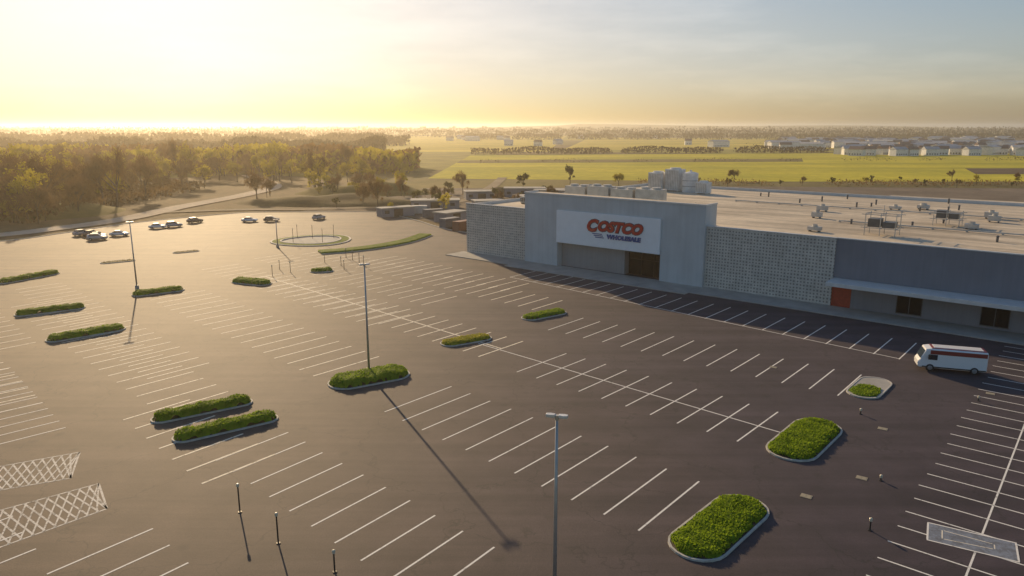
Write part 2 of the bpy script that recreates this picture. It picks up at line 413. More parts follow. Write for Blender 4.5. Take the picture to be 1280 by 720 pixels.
for x,y,h in [(-19.5,47.7,2.0),(-15.5,43.7,2.0),(-11,40.5,1.3),(-44.3,132.5,1.8),(-42,136,1.8),(-31,146,1.8),(-33,149,1.8),(-35,152,1.8),(-29.5,143,1.8),(-34,143,1.6),(-38,146,1.6),(24.5,45.3,.7),(33.5,66,.35),(28.8,52.5,.25),(47,69.5,.3),(-45,139,1.6),(-32.5,139,1.6),(-52,172,3.2),(-49,178,3.2),(-45,172,3.2),(-44,179,3.2),(-53,179,3.2)]:
    postlight((x,y),h)
M_cover=simple('drain_cover',(.35,.30,.2),.6)
for x,y in [(27.5,52.9),(33.9,62.5),(49.5,71.5),(22,50),(30,80)]:
    mb=MB();mb.box(-.4,.4,-.3,.3,.01,.03);mb.box(-.33,-.02,-.24,.24,.032,.04);mb.box(.02,.33,-.24,.24,.032,.04)
    o=mb.obj('drain_cover',M_cover);o.location=(x,y,ZL);o.rotation_euler=(0,0,-.6);thing(o,'small pale drain cover set in the asphalt','drain cover','drain covers in the asphalt')
# ---------------------------------------------------------------- the store
def panelmat():
    m,nt,b=mat('patterned_panel');o=objc(nt)
    sw=N(nt,'ShaderNodeSeparateXYZ');nt.links.new(o,sw.inputs[0])
    cb=N(nt,'ShaderNodeCombineXYZ');nt.links.new(sw.outputs[0],cb.inputs[0]);nt.links.new(sw.outputs[2],cb.inputs[1])
    v=N(nt,'ShaderNodeTexVoronoi');v.inputs['Scale'].default_value=1.9;v.inputs['Randomness'].default_value=.12
    nt.links.new(cb.outputs[0],v.inputs['Vector'])
    dots=ramp(nt,v.outputs['Distance'],[(.18,.18),(.34,1.0)])
    f=noise(nt,o,.35,6)
    c=mix(nt,.75,(.60,.56,.49),dots,'MULTIPLY')
    sp=N(nt,'ShaderNodeSeparateColor');nt.links.new(v.outputs['Color'],sp.inputs[0])
    c=mix(nt,.5,c,ramp(nt,sp.outputs[0],[(0,.7),(1,1.2)]),'MULTIPLY')
    c=mix(nt,.5,c,ramp(nt,f,[(.3,.8),(.7,1.15)]),'MULTIPLY')
    nt.links.new(c,b.inputs['Base Color']);b.inputs['Roughness'].default_value=.8
    bump(nt,b,dots,.6,.06);return m
M_panel=panelmat()
def clad(name,c,w=1.2,groove=.75):
    m,nt,b=mat(name);o=objc(nt);f=noise(nt,o,.3,6)
    sw=N(nt,'ShaderNodeSeparateXYZ');nt.links.new(o,sw.inputs[0])
    mm=N(nt,'ShaderNodeMath',operation='PINGPONG');mm.inputs[1].default_value=w;nt.links.new(sw.outputs[0],mm.inputs[0])
    g=ramp(nt,mm.outputs[0],[(.0,groove),(.03,1.0)])
    mp=N(nt,'ShaderNodeMapping');mp.inputs['Scale'].default_value=(1.5,1.5,.08);nt.links.new(o,mp.inputs[0])
    st=noise(nt,mp.outputs[0],1,5)
    cc=mix(nt,1.0,tuple(c),g,'MULTIPLY')
    cc=mix(nt,.6,cc,ramp(nt,f,[(.3,.88),(.7,1.1)]),'MULTIPLY')
    cc=mix(nt,.4,cc,ramp(nt,st,[(.3,.8),(.7,1.1)]),'MULTIPLY')
    nt.links.new(cc,b.inputs['Base Color']);b.inputs['Roughness'].default_value=.6;return m
M_grey=clad('grey_cladding',(.52,.55,.55),3.0,.88)
M_blue=clad('blue_grey_cladding',(.20,.21,.24),1.2,.8)
M_dkrec=clad('recess_shutter',(.30,.30,.30),.3,.8)
M_shop=clad('shop_wall',(.24,.24,.26),2.0,.8)
M_white=simple('white_panel',(.88,.88,.87),.5,var=.03)
M_trim=simple('white_trim',(.66,.65,.62),.5,var=.08)
M_red=simple('sign_red',(.50,.006,.012),.4,var=.05)
M_navy=simple('sign_outline',(.02,.02,.07),.4,var=.05)
M_blueL=simple('sign_blue',(.01,.07,.26),.4,var=.05)
M_glass,_nt,_b=mat('window_glass');_b.inputs['Base Color'].default_value=(.03,.04,.05,1);_b.inputs['Roughness'].default_value=.08
M_dkglass=simple('tinted_glass',(.010,.011,.014),.9,spec=.05)
M_brickR=simple('orange_brick',(.42,.06,.03),.8,scale=2)
M_metal=simple('hvac_metal',(.55,.52,.46),.5,.15)
M_metalP=simple('pale_tank_metal',(.74,.72,.68),.5,.0)
M_metalD=simple('hvac_dark',(.12,.12,.12),.5,.3)
def roofmat():
    m,nt,b=mat('roof_membrane');o=objc(nt)
    f=noise(nt,o,.06,6,.6);f2=noise(nt,o,.7,5,.6)
    c=ramp(nt,f,[(.3,(.56,.45,.31)),(.7,(.76,.63,.45))])
    c=mix(nt,.7,c,ramp(nt,f2,[(.3,.76),(.7,1.12)]),'MULTIPLY')
    sw=N(nt,'ShaderNodeSeparateXYZ');nt.links.new(o,sw.inputs[0])
    mm=N(nt,'ShaderNodeMath',operation='PINGPONG');mm.inputs[1].default_value=6;nt.links.new(sw.outputs[1],mm.inputs[0])
    c=mix(nt,1.0,c,ramp(nt,mm.outputs[0],[(.0,.40),(.07,1.0)]),'MULTIPLY')
    mp=N(nt,'ShaderNodeMapping');mp.inputs['Scale'].default_value=(.03,.25,1);nt.links.new(o,mp.inputs[0])
    c=mix(nt,.9,c,ramp(nt,noise(nt,mp.outputs[0],1,5),[(.38,.6),(.62,1.1)]),'MULTIPLY')
    nt.links.new(c,b.inputs['Base Color']);b.inputs['Roughness'].default_value=.75;return m
M_roof=roofmat()
st=empty('warehouse_store',(-9.7,158.9,ZL),rad(-40.0))
thing(st,'large grey warehouse store with tall entrance block and patterned walls','store')
D=78;E=165
def B(name,x0,x1,y0,y1,z0,z1,m,par=st,bev=0):
    mb=MB();mb.box(x0,x1,y0,y1,z0,z1);return mb.obj(name,m,par,bevel=bev)
w=B('wall',0,16.9,0,D,0,10.0,M_panel);w['label']='patterned tan wall with small dotted panels'
w=B('wall',0.0,16.9,-.35,-.003,0,10.7,M_panel,bev=.03);w['label']='patterned tan wall with small dotted panels'
w=B('wall',55.9,76.8,-.35,-.003,0,10.5,M_panel,bev=.03);w['label']='patterned tan wall with small dotted panels'
B('wall',55.9,E,0.2,D,0,9.99,M_grey)
w=B('wall',76.81,E,-.1,.19,4.51,10.5,M_blue);w['label']='dark blue-grey upper wall band'
BD=3.2
mb=MB()
mb.box(16.9,25.1,-1.0,BD,0,14.0);mb.box(47.7,55.9,-1.0,BD,0,14.0)
mb.box(25.1,47.7,-.997,BD,11.2,13.997);mb.box(25.1,47.7,2.7,BD-.01,0,11.2)
e=mb.obj('entrance_block',M_grey,st);e['label']='tall light grey entrance block with recessed bay'
B('wall',17.0,55.8,BD+.01,D-.1,0,9.98,M_grey)
mb=MB()
mb.box(16.8,56,-1.15,-.8,14.0,14.25);mb.box(16.8,17.1,-.8,BD,14.0,14.25);mb.box(55.7,56,-.8,BD,14.0,14.25)
mb.box(-.1,16.79,-.45,.1,10.7,10.85);mb.box(56.01,76.9,-.45,.1,10.5,10.65);mb.box(76.91,E,-.2,.25,10.5,10.65)
mb.obj('coping',M_trim,st)
mb=MB();mb.box(.05,16.8,.15,.55,10,10.6);mb.box(56.1,E,.3,.6,10,10.45)
mb.box(0,E,D-.4,D-.02,10,10.7);mb.box(0,.3,.56,D-.41,10,10.6);mb.obj('parapet',M_trim,st)
mb=MB();mb.poly([(.35,.6,10.03),(16.9,.6,10.03),(16.9,BD+.02,10.03),(56,BD+.02,10.03),(56,.6,10.03),(E,.6,10.03),(E,D-.42,10.03),(.35,D-.42,10.03)])
mb.poly([(17.2,-.75,14.02),(55.6,-.75,14.02),(55.6,BD-.05,14.02),(17.2,BD-.05,14.02)])
rf=mb.obj('roof',M_roof,st);rf['label']='weathered pale beige flat roof with seams'
mb=MB();mb.box(60,E,D+.1,D+28,0,8.6);mb.obj('annex_wall',M_grey,st)
mb=MB();mb.poly([(60.2,D+.3,8.63),(E,D+.3,8.63),(E,D+27.8,8.63),(60.2,D+27.8,8.63)]);mb.obj('annex_roof',M_roof,st)
sg=B('sign_panel',25.1,47.7,-1.4,-1.01,4.9,11.2,M_white,bev=.05);sg['label']='white sign panel over the entrance'
def text(body,size,x,z,y,m,name,extr=.08,off=.0,shear=0,width=None):
    cu=bpy.data.curves.new(name,'FONT');cu.body=body;cu.size=size;cu.extrude=extr;cu.offset=off;cu.shear=shear
    cu.align_x='CENTER';cu.resolution_u=3
    t=bpy.data.objects.new('tmp',cu);COL.objects.link(t)
    bpy.context.view_layer.update()
    me=bpy.data.meshes.new_from_object(t.evaluated_get(bpy.context.evaluated_depsgraph_get()))
    bpy.data.objects.remove(t)
    xs=[v.co.x for v in me.vertices];wd=max(xs)-min(xs);k=(width/wd) if width else 1
    mid=(max(xs)+min(xs))/2
    for v in me.vertices: v.co.x=(v.co.x-mid)*k
    me.materials.clear();me.materials.append(m)
    o=mk(name,me,st);o.location=(x,y,z);o.rotation_euler=(rad(90),0,0);return o
for dy,m_,of,ex in ((-1.47,M_navy,.24,.02),(-1.56,M_red,.13,.05)):
    text('C',3.0,33.7,7.9,dy,m_,'lettering',ex,of,.3,2.5+of)
    text('OSTCO',2.5,39.6,8.1,dy,m_,'lettering',ex,of,.3,9.4+of)
text('WHOLESALE',1.05,40.4,6.75,-1.52,M_blueL,'lettering',.06,.07,0.1,7.2)
mb=MB()
for k,(a,b_) in enumerate(((34.2,36.1),(33.9,35.9),(33.6,35.7))): mb.box(a,b_,-1.50,-1.42,6.7+k*.32,6.85+k*.32)
mb.obj('lettering',M_blueL,st)
mb=MB();mb.box(25.15,39.5,.6,2.69,0,4.85);mb.obj('shutter',M_dkrec,st)
mb=MB();mb.box(39.6,47.6,2.2,2.67,0,4.85);mb.obj('entrance_glass',M_dkglass,st)
mb=MB()
for k in range(4): mb.box(39.6+k*2.6,39.7+k*2.6,2.05,2.19,0,4.85)
mb.box(39.6,47.6,1.98,2.04,2.9,3.0);mb.obj('entrance_frame',M_dark,st)
B('soffit',25.12,47.68,-.99,.59,4.88,5.05,M_trim)
cn=B('canopy',77.0,E,-4.4,-.12,3.9,4.5,M_trim,bev=.04);cn['label']='long white canopy over the shop front'
w=B('wall',76.82,79.6,-.09,.19,0,3.89,M_brickR);w['label']='red-orange brick lower wall panel'
B('wall',79.61,E,-.05,.19,0,3.89,M_shop)
for k in range(8):
    x=86+k*10.5
    B('shop_window',x,x+3.2,-.09,-.053,.5,3.0,M_dkglass)
    mb=MB();mb.box(x-.1,x+3.3,-.13,-.053,3.001,3.1);mb.box(x-.1,x+3.3,-.13,-.053,.38,.499);mb.box(x-.1,x-.002,-.13,-.053,.5,3.0);mb.box(x+3.202,x+3.3,-.13,-.053,.5,3.0);mb.box(x+1.55,x+1.65,-.13,-.092,.5,3.0)
    mb.obj('window_frame',M_metalD,st)
def unit(x,y,z,sx,sy,sz,fans=2,name='air_conditioner',m=None,ribs=True):
    mb=MB();mb.box(x,x+sx,y,y+sy,z+.25,z+sz)
    for k in range(int(sx/.5) if ribs else 0):
        mb.box(x+.12+k*.5,x+.42+k*.5,y-.06,y-.003,z+.5,z+sz-.3,1)
    for k in range(fans):
        cx=x+sx*(k+.5)/fans;mb.cyl((cx,y+sy/2,z+sz+.003),(cx,y+sy/2,z+sz+.35),min(sy,sx/fans)*.36,None,14,0);mb.cyl((cx,y+sy/2,z+sz+.353),(cx,y+sy/2,z+sz+.37),min(sy,sx/fans)*.3,None,14,1)
    for dx in (.2,sx-.4):
        mb.box(x+dx,x+dx+.2,y+.1,y+sy-.1,z,z+.247,1)
    return mb.obj(name,[m or M_metal,M_metalD if not m else M_metal],st)
for k in range(4): unit(19.5+k*5.6,9,10.03,5.0,3.4,4.9+.25*(k%2),2,m=M_metal,ribs=False)
def tank(x,y,r,h):
    mb=MB();mb.cyl((x,y,10.03),(x,y,10.03+h),r,None,20);mb.cyl((x,y,10.031+h),(x,y,10.35+h),r*.95,r*.4,20)
    mb.cyl((x,y,10.35+h),(x,y,10.8+h),.3,None,8)
    for zz in (.3,.6): mb.cyl((x,y,10.03+h*zz),(x,y,10.13+h*zz),r*1.03,None,20,1)
    mb.obj('roof_tank',[M_metalP,M_metalD],st)
unit(9,62,10.03,4,4,4.8,1,m=M_metalP);unit(13.5,63,10.03,4,4,5.8,1,m=M_metalP);tank(20.5,64,2.0,5.0)
unit(24,60,10.03,3,3,3.0,1,m=M_metalP);unit(3,40,10.03,4,3,2.2);unit(9,30,10.03,3,3,2.2);unit(5,12,10.03,3,2.4,1.6)
rr=random.Random(5)
for k in range(24):
    unit(rr.uniform(58,150),rr.uniform(8,D-6),10.03,rr.uniform(1.2,2.2),rr.uniform(1.0,1.8),rr.uniform(.7,1.3),1,ribs=False)
def frame(x,y,z,w=4.5,d=3,h=3.6):
    mb=MB()
    for dx in (0,w/2,w):
        for dy in (0,d): mb.cyl((x+dx,y+dy,z),(x+dx,y+dy,z+h),.07,None,6)
    for zz in (1.2,h-.3):
        for dy in (0,d): mb.cyl((x-.6,y+dy,z+zz),(x+w+.6,y+dy,z+zz),.06,None,6)
        for dx in (0,w/2,w): mb.cyl((x+dx,y-.3,z+zz),(x+dx,y+d+.3,z+zz),.06,None,6)
    mb.box(x+.3,x+w/2-.2,y+.4,y+d-.4,z+1.3,z+2.6,1);mb.box(x+w/2+.2,x+w-.3,y+.3,y+d-.5,z+1.3,z+2.2,1)
    mb.cyl((x+w/2,y+d/2,z+h-.3),(x+w/2,y+d/2,z+h+1.2),.05,None,6)
    mb.obj('service_frame',[M_metal,M_metalD],st)
frame(78,10,10.03);frame(84,30,10.03,4,3,2.6);frame(110,40,10.03,5,3,3)
for y,x0,x1 in ((24,70,150),(48,40,150)):
    mb=MB()
    mb.box(x0,x1,y,y+.3,10.2,10.4)
    x=x0
    while x<x1: mb.box(x,x+.25,y-.15,y+.45,10.035,10.195);x+=5
    mb.obj('roof_duct',[M_metal],st)
for k in range(30):
    mb=MB();x=rr.uniform(20,150);y=rr.uniform(14,D-4);h=rr.uniform(.5,1.1);mb.cyl((x,y,10.03),(x,y,10.03+h),.18,None,8);mb.cyl((x,y,10.03+h),(x,y,10.2+h),.3,.1,8)
    mb.obj('roof_vent',M_metalD,st)
mb=MB();mb.prism([(-1,-6),(17,-6),(17,-7.5),(56,-7.5),(56,-6),(165,-6.5),(165,-.36),(-1,-.36)],0,.14)
pv=mb.obj('pavement',M_conc);pv.location=(-9.7,158.9,ZL);pv.rotation_euler=(0,0,rad(-40));struct(pv)
# ---------------------------------------------------------------- vehicles
M_tyre=simple('tyre',(.02,.02,.02),.8);M_rim=simple('rim',(.4,.4,.4),.35,.7)
M_lite=simple('headlight_lens',(.8,.8,.75),.15,var=.02);M_tail=simple('tail_light',(.4,.01,.01),.3)
def carpaint(name,c):
    m,nt,b=mat(name);b.inputs['Base Color'].default_value=(*c,1);b.inputs['Roughness'].default_value=.35;b.inputs['Coat Weight'].default_value=.6
    f=noise(nt,objc(nt),3,4);nt.links.new(ramp(nt,f,[(.3,.32),(.7,.48)]),b.inputs['Roughness']);return m
def wheel(root,x,y,r=.33,w=.22):
    wo=empty('wheel',(x,y,r));wo.parent=root
    mb=MB();mb.cyl((0,-w/2,0),(0,w/2,0),r,None,18);mb.obj('tyre',M_tyre,wo,bevel=.03)
    mb=MB();s=1 if y>0 else -1;mb.cyl((0,s*(w/2+.002),0),(0,s*(w/2+.03),0),r*.6,r*.5,10);mb.obj('rim',M_rim,wo)
def loft(sections,mi=0):
    mb=MB()
    for s in sections: mb.v+=s
    n=len(sections[0])
    for i in range(len(sections)-1):
        for k in range(n):
            j=(k+1)%n;mb.f.append((i*n+k,i*n+j,(i+1)*n+j,(i+1)*n+k));mb.m.append(mi)
    mb.f.append(tuple(range(n))[::-1]);mb.m.append(mi);mb.f.append(tuple((len(sections)-1)*n+k for k in range(n)));mb.m.append(mi)
    return mb
def car(paintm,label,suv=False):
    root=empty('parked_car',(0,0,0));thing(root,label,'car','cars parked near the edge of the lot')
    k=1.12 if suv else 1
    st_=[(-2.2,.72,.42,.78),(-2.1,.84,.3,.92),(-1.5,.88,.25,.97),(0,.90,.25,.98),(1.2,.88,.25,.94),(1.9,.82,.3,.80),(2.2,.7,.42,.66)]
    sec=[]
    for x,hw,z0,z1 in st_:
        z1*=k;sec.append([(x,-hw*.9,z0),(x,hw*.9,z0),(x,hw,(z0+z1)/2),(x,hw*.93,z1-.04),(x,hw*.8,z1),(x,-hw*.8,z1),(x,-hw*.93,z1-.04),(x,-hw,(z0+z1)/2)])
    loft(sec).obj('body',paintm,root,True)
    ws=[(-1.9 if suv else -1.65,.74,.93*k,.95*k),(-1.4 if suv else -.95,.62,.93*k,1.38*k),(.15,.62,.93*k,1.40*k),(1.0,.74,.9*k,.92*k)]
    sec=[[(x,-.76,z0-.02),(x,.76,z0-.02),(x,hw,z1),(x,-hw,z1)] for x,hw,z0,z1 in ws]
    loft(sec).obj('window',M_glass,root)
    a,b_=ws[1],ws[2]
    mb=MB();mb.box(a[0]-.05,b_[0]+.05,-.6,.6,a[3]+.003,a[3]+.05);mb.obj('roof',paintm,root,bevel=.03)
    for x in (-1.35,1.4):
        for y in (-.82,.82): wheel(root,x,y)
    for y in (-.55,.55):
        mb=MB();mb.box(2.12,2.21,y-.17,y+.17,.6*k,.74*k);mb.obj('headlight',M_lite,root)
        mb=MB();mb.box(-2.21,-2.14,y-.15,y+.15,.66*k,.8*k);mb.obj('tail_light',M_tail,root)
    return root
CW=car(carpaint('paint_white',(.7,.7,.7)),'white sedan parked on the asphalt')
CD=car(carpaint('paint_dark',(.03,.03,.035)),'dark estate car parked on the asphalt',True)
CS=car(carpaint('paint_silver',(.35,.35,.36)),'silver hatchback parked on the asphalt',True)
def place(c,x,y,a,first=[]):
    if c not in first:
        first.append(c);c.location=(x,y,ZL);c.rotation_euler=(0,0,a);return
    copy_thing(c,(x,y,ZL),a)
for c,x,y,a in [(CS,-109,184,1.2),(CD,-106,183,1.3),(CW,-103,180,.5),(CW,-99,183,.2),(CS,-101,176.5,.3),(CW,-96,197,.3),(CS,-93,200,.5),(CD,-91,209,.9),
    (CW,-76,211,.1),(CD,-70,212,.2),(CS,-57.5,217,1.1)]:
    place(c,x,y,a)
def bus(loc,rz):
    root=empty('delivery_van',(*loc,ZL),rz);thing(root,'boxy white van with a dark red upper band','van')
    wt=carpaint('bus_white',(.80,.79,.77));rd=carpaint('bus_red',(.22,.02,.02))
    sec=[]
    for x,hw,z0,z1 in [(-3.4,1.0,.5,2.5),(-3.3,1.08,.38,2.62),(2.2,1.08,.38,2.62),(2.75,1.06,.38,2.5),(3.25,1.04,.40,1.35),(3.45,.95,.5,1.1)]:
        sec.append([(x,-hw*.95,z0),(x,hw*.95,z0),(x,hw,z0+.15),(x,hw*.97,z1-.15),(x,hw*.86,z1),(x,-hw*.86,z1),(x,-hw*.97,z1-.15),(x,-hw,z0+.15)])
    loft(sec).obj('body',wt,root,bevel=.03)
    for s in (-1,1):
        y0,y1=min(s*1.03,s*1.10),max(s*1.03,s*1.10)
        mb=MB();mb.box(1.55,2.45,y0,y1,1.35,1.95);mb.obj('window',M_glass,root)
        mb=MB();mb.box(-3.3,2.3,min(s*1.02,s*1.095),max(s*1.02,s*1.095),2.0,2.46);mb.obj('stripe',rd,root)
        mb=MB();mb.box(-3.3,3.0,min(s*1.02,s*1.105),max(s*1.02,s*1.105),.45,.58);mb.obj('sill_trim',M_dark,root)
        mb=MB();mb.box(2.3,2.5,min(s*1.12,s*1.35),max(s*1.12,s*1.35),1.5,1.9);mb.obj('mirror',M_dark,root)
        mb=MB();mb.box(3.33,3.47,s*.75-.15,s*.75+.15,.75,.95);mb.obj('headlight',M_lite,root)
    mb=MB();mb.quad((2.82,-.9,2.32),(2.82,.9,2.32),(3.24,.92,1.42),(3.24,-.92,1.42));
    o=mb.obj('windscreen',M_glass,root);o.location=(.03,0,.03)
    mb=MB();mb.box(-3.25,2.15,-.9,.9,2.625,2.67);mb.obj('roof_edge',rd,root,bevel=.02)
    mb=MB();mb.box(-3.0,1.9,-.68,.68,2.675,2.72);mb.obj('roof_panel',wt,root,bevel=.02)
    for x in (-2.2,2.2):
        for y in (-.98,.98): wheel(root,x,y,.42,.28)
bus((49.6,79),math.atan2(.31,-.95))
# ---------------------------------------------------------------- trees
def tree_proto(seed,H,cr,leaf,n_cl,nq,qs,bare=False):
    rr=random.Random(seed)
    mb=MB();tips=[]
    def limb(p,d,l,r,lv):
        q=p+d*l;mb.cyl(p,q,r,r*.6,5 if lv else 7,0,False)
        if lv>=3 or l<.6: tips.append(q);return
        for _ in range(3 if lv else 5):
            nd=(d+Vector((rr.uniform(-1,1),rr.uniform(-1,1),rr.uniform(-.2,.7)))*.75).normalized()
            limb(p+d*l*rr.uniform(.6,1),nd,l*rr.uniform(.55,.8),r*.5,lv+1)
        tips.append(q)
    limb(Vector((0,0,-.3)),Vector((rr.uniform(-.06,.06),rr.uniform(-.06,.06),1)).normalized(),H*.42,H*.018+.05,0)
    tm=mb.mesh('trunk',M_bark)
    mb=MB();c0=Vector((0,0,H*.6))
    for _ in range(n_cl):
        if rr.random()<.7: c=rr.choice(tips)*1.0
        else:
            v=Vector((rr.gauss(0,1),rr.gauss(0,1),rr.gauss(0,1))).normalized()*rr.uniform(.4,1.1)
            c=c0+Vector((v.x*cr,v.y*cr,v.z*H*.40))
        cs=cr*rr.uniform(.12,.34)
        for _ in range(nq):
            o=c+Vector((rr.gauss(0,.6),rr.gauss(0,.6),rr.gauss(0,.5)))*cs
            if o.z<H*.12: continue
            s=qs*rr.uniform(.5,1.3)
            a=Vector((rr.uniform(-1,1),rr.uniform(-1,1),rr.uniform(-1,1))).normalized()
            b=a.orthogonal().normalized()
            if bare: a=(a+Vector((0,0,.9))).normalized()*s*2.0;b=b*s*.12
            else: a=a*s;b=b*s*.7
            mb.quad(o-a,o-b,o+a,o+b)
    cm=mb.mesh('crown',leaf)
    return tm,cm
protos={
 'spring':[tree_proto(i,H,cr,M_leafY,34,44,.36) for i,(H,cr) in enumerate([(13,4.2),(10,4.0),(16,4.4)])],
 'green':[tree_proto(10+i,H,cr,M_leafG,30,42,.42) for i,(H,cr) in enumerate([(10,3.6),(12,3.0)])],
 'bare':[tree_proto(20+i,H,cr,M_leafB,46,44,.6,True) for i,(H,cr) in enumerate([(14,4.3),(11,4.2),(17,4.4)])],
}
LB={'spring':('spring tree with thin yellow-green leaves in rough grass','trees at the edge of the fields'),
    'green':('dark green leafy tree in rough grass','trees at the edge of the fields'),
    'bare':('bare brown tree with fine twigs in rough grass','trees at the edge of the fields')}
def tree(kind,x,y,s=1,rr=R):
    tm,cm=rr.choice(protos[kind])
    root=empty('tree',(x,y,0),rr.uniform(0,6.28));sc=s*rr.uniform(.65,1.25);root.scale=(sc*rr.uniform(.85,1.15),sc,sc*rr.uniform(.9,1.15))
    thing(root,LB[kind][0],'tree',LB[kind][1])
    mk('trunk',tm,root);mk('crown',cm,root)
for k in range(150):
    y=R.uniform(205,320);x=R.uniform(-225,-130)-(y-205)*.10
    tree(R.choice(['bare','bare','spring','bare','bare','spring']),x,y,1.0)
for k in range(70):
    y=R.uniform(330,430);x=R.uniform(-250,-60)
    tree(R.choice(['bare','spring','bare','spring']),x,y,1.05)
for k in range(20):
    y=R.uniform(275,330);x=R.uniform(-98,-45);tree(R.choice(['spring','bare','green']),x,y,.6)
for x,y,kd,s in [(-20,300,'bare',.7),(5,330,'green',.6),(28,355,'green',.8),(50,345,'spring',.6),(-35,270,'green',.5),(-22,236,'spring',.5),(112,372,'bare',.8),(-60,250,'green',.5),(-28,250,'green',.45),(-12,222,'green',.4),(-45,246,'bare',.6),(-40,240,'spring',.4),(-52,256,'bare',.5)]:
    tree(kd,x,y,s)
for k in range(22):
    tree(R.choice(['bare','green','green']),R.uniform(-45,30),R.uniform(232,320),.42)
for k in range(26):
    tree(R.choice(['bare','spring','green']),R.uniform(90,360),R.uniform(330,378),.3)
def wood(x0,y0,x1,y1,depth,h,n,leaf,seed,gap=0):
    rr=random.Random(seed);mb=MB();d=Vector((x1-x0,y1-y0));L_=d.length;d.normalize();nn=Vector((-d.y,d.x))
    for k in range(n):
        s=rr.random();
        env=.55+.45*math.sin(s*L_/37+seed)*math.sin(s*L_/13+seed*2)
        if gap and env<gap: continue
        p=Vector((x0,y0))+d*s*L_+nn*rr.uniform(0,depth)
        z=rr.random()**.7*h*(.6+.5*env);sz=h*rr.uniform(.06,.16)
        a=Vector((rr.uniform(-1,1),rr.uniform(-1,1),rr.uniform(-.6,.6))).normalized()*sz;b=Vector((rr.uniform(-.6,.6),rr.uniform(-.6,.6),1)).normalized()*sz
        o=Vector((p.x,p.y,z));mb.quad(o-a,o-b,o+a,o+b)
    o=mb.obj('wood',leaf);o['kind']='stuff';o['label']='distant belt of hazy woodland';o['category']='wood'
wood(-250,208,-136,208,120,4.5,16000,M_leafB,21)
wood(-520,420,-60,430,70,15,9000,M_leafY,1)
wood(-520,425,-60,435,70,15,9000,M_leafB,31)
wood(-700,620,-120,700,80,16,12000,M_farW,2)
wood(-40,735,420,800,20,7,6000,M_farW,3,.3)
wood(420,800,800,850,20,4,2500,M_farW,13,.5)
wood(-900,1000,-150,1050,120,18,9000,M_farW,4)
wood(-100,1550,1500,1650,100,13,12000,M_farW,5,.25)
wood(-1600,1900,2600,1950,200,20,16000,M_farW,6)
wood(-2600,2900,3600,2900,200,26,14000,M_farW,7)
wood(300,1000,1300,1150,60,6,4000,M_farW,8,.6)
wood(-30,560,600,620,8,3,2500,M_farW,9,.5)
wood(60,345,420,325,20,2.5,5000,M_leafB,12,.35)
mb=MB();nx=80
for i in range(nx+1):
    x=-5500+11000*i/nx
    for j,(yy,f_) in enumerate(((3600,0),(4600,1),(5600,0))):
        h=(20+8*math.sin(x*.0011+1)+5*math.sin(x*.0037)+ (10 if x>300 else 0))*f_
        mb.v.append((x,yy,h))
for i in range(nx):
    for j in range(2):
        a=i*3+j;mb.f.append((a,a+3,a+4,a+1));mb.m.append(0)
struct(mb.obj('hills',M_fieldO,smooth=True))
def bank(cx,cy,sx,sy,h,m,seed,rot=0):
    rr=random.Random(seed);mb=MB();n=26
    ph=[rr.uniform(0,6) for _ in range(4)]
    for i in range(n+1):
        for j in range(n+1):
            u=-1+2*i/n;v=-1+2*j/n;r=math.sqrt(u*u+v*v)
            z=max(-.3,h*(1-r**2)*(1+.3*math.sin(u*6+ph[0])*math.cos(v*4+ph[1]))+rr.uniform(-.08,.08))
            X=u*sx;Y=v*sy;mb.v.append((cx+X*math.cos(rot)-Y*math.sin(rot),cy+X*math.sin(rot)+Y*math.cos(rot),z))
    for i in range(n):
        for j in range(n):
            a=i*(n+1)+j;mb.f.append((a,a+n+1,a+n+2,a+1));mb.m.append(0)
    struct(mb.obj('earth_bank',m,smooth=True))
bank(-62,264,40,13,3.0,M_bankD,1,-.1);bank(-60,305,30,14,4,M_fieldO,2);bank(-145,235,18,20,3,M_fieldO,3);bank(-5,300,16,10,2.5,M_bankD,4)
# ---------------------------------------------------------------- background buildings
M_hw=simple('render_white',(.80,.77,.71),.8);M_hr=simple('roof_tile',(.24,.15,.11),.8);M_hr2=simple('roof_grey',(.45,.44,.42),.7)
def house_mesh(w,d,h,rh,rm,i):
    mb=MB();mb.box(-w/2,w/2,-d/2,d/2,0,h,0)
    mb.v+=[(-w/2-.4,-d/2-.4,h),(w/2+.4,-d/2-.4,h),(w/2+.4,d/2+.4,h),(-w/2-.4,d/2+.4,h),(-w/2-.4,0,h+rh),(w/2+.4,0,h+rh)]
    k=len(mb.v)-6
    for f in ((k,k+1,k+5,k+4),(k+2,k+3,k+4,k+5),(k,k+4,k+3),(k+1,k+2,k+5)): mb.f.append(f);mb.m.append(1)
    for s in range(int(w/2.4)):
        mb.box(-w/2+.8+s*2.4,-w/2+1.9+s*2.4,-d/2-.05,-d/2-.002,1,2.2,2)
    return mb.mesh('house',[M_hw,rm,M_glass])
HM=[house_mesh(10,8,6,3,M_hr,0),house_mesh(13,9,6,2.6,M_hr2,1),house_mesh(13,9,6,3,M_hr,1),house_mesh(26,13,7.5,2,M_hr2,2)]
for k in range(275):
    y=R.uniform(700,1450);x=y*R.uniform(.44,.80) if y<850 else y*R.uniform(.34,.80)
    o=mk('house',R.choice(HM));o.location=(x,y,0);o.rotation_euler=(0,0,R.uniform(-.8,.8));thing(o,'small pale house with pitched roof in the distant town','house','houses of the distant town')
for k in range(14):
    y=R.uniform(1000,1800);x=y*R.uniform(-.1,.3);o=mk('house',R.choice(HM));o.location=(x,y,0);o.rotation_euler=(0,0,R.uniform(-.6,.6));thing(o,'small pale house with pitched roof among fields','house','houses of the distant town')
M_cont=[simple('container_rust',(.22,.09,.06),.6),simple('container_blue',(.12,.13,.15),.6),simple('container_white',(.5,.48,.44),.6)]
CC=['rust-red','dull grey','off-white']
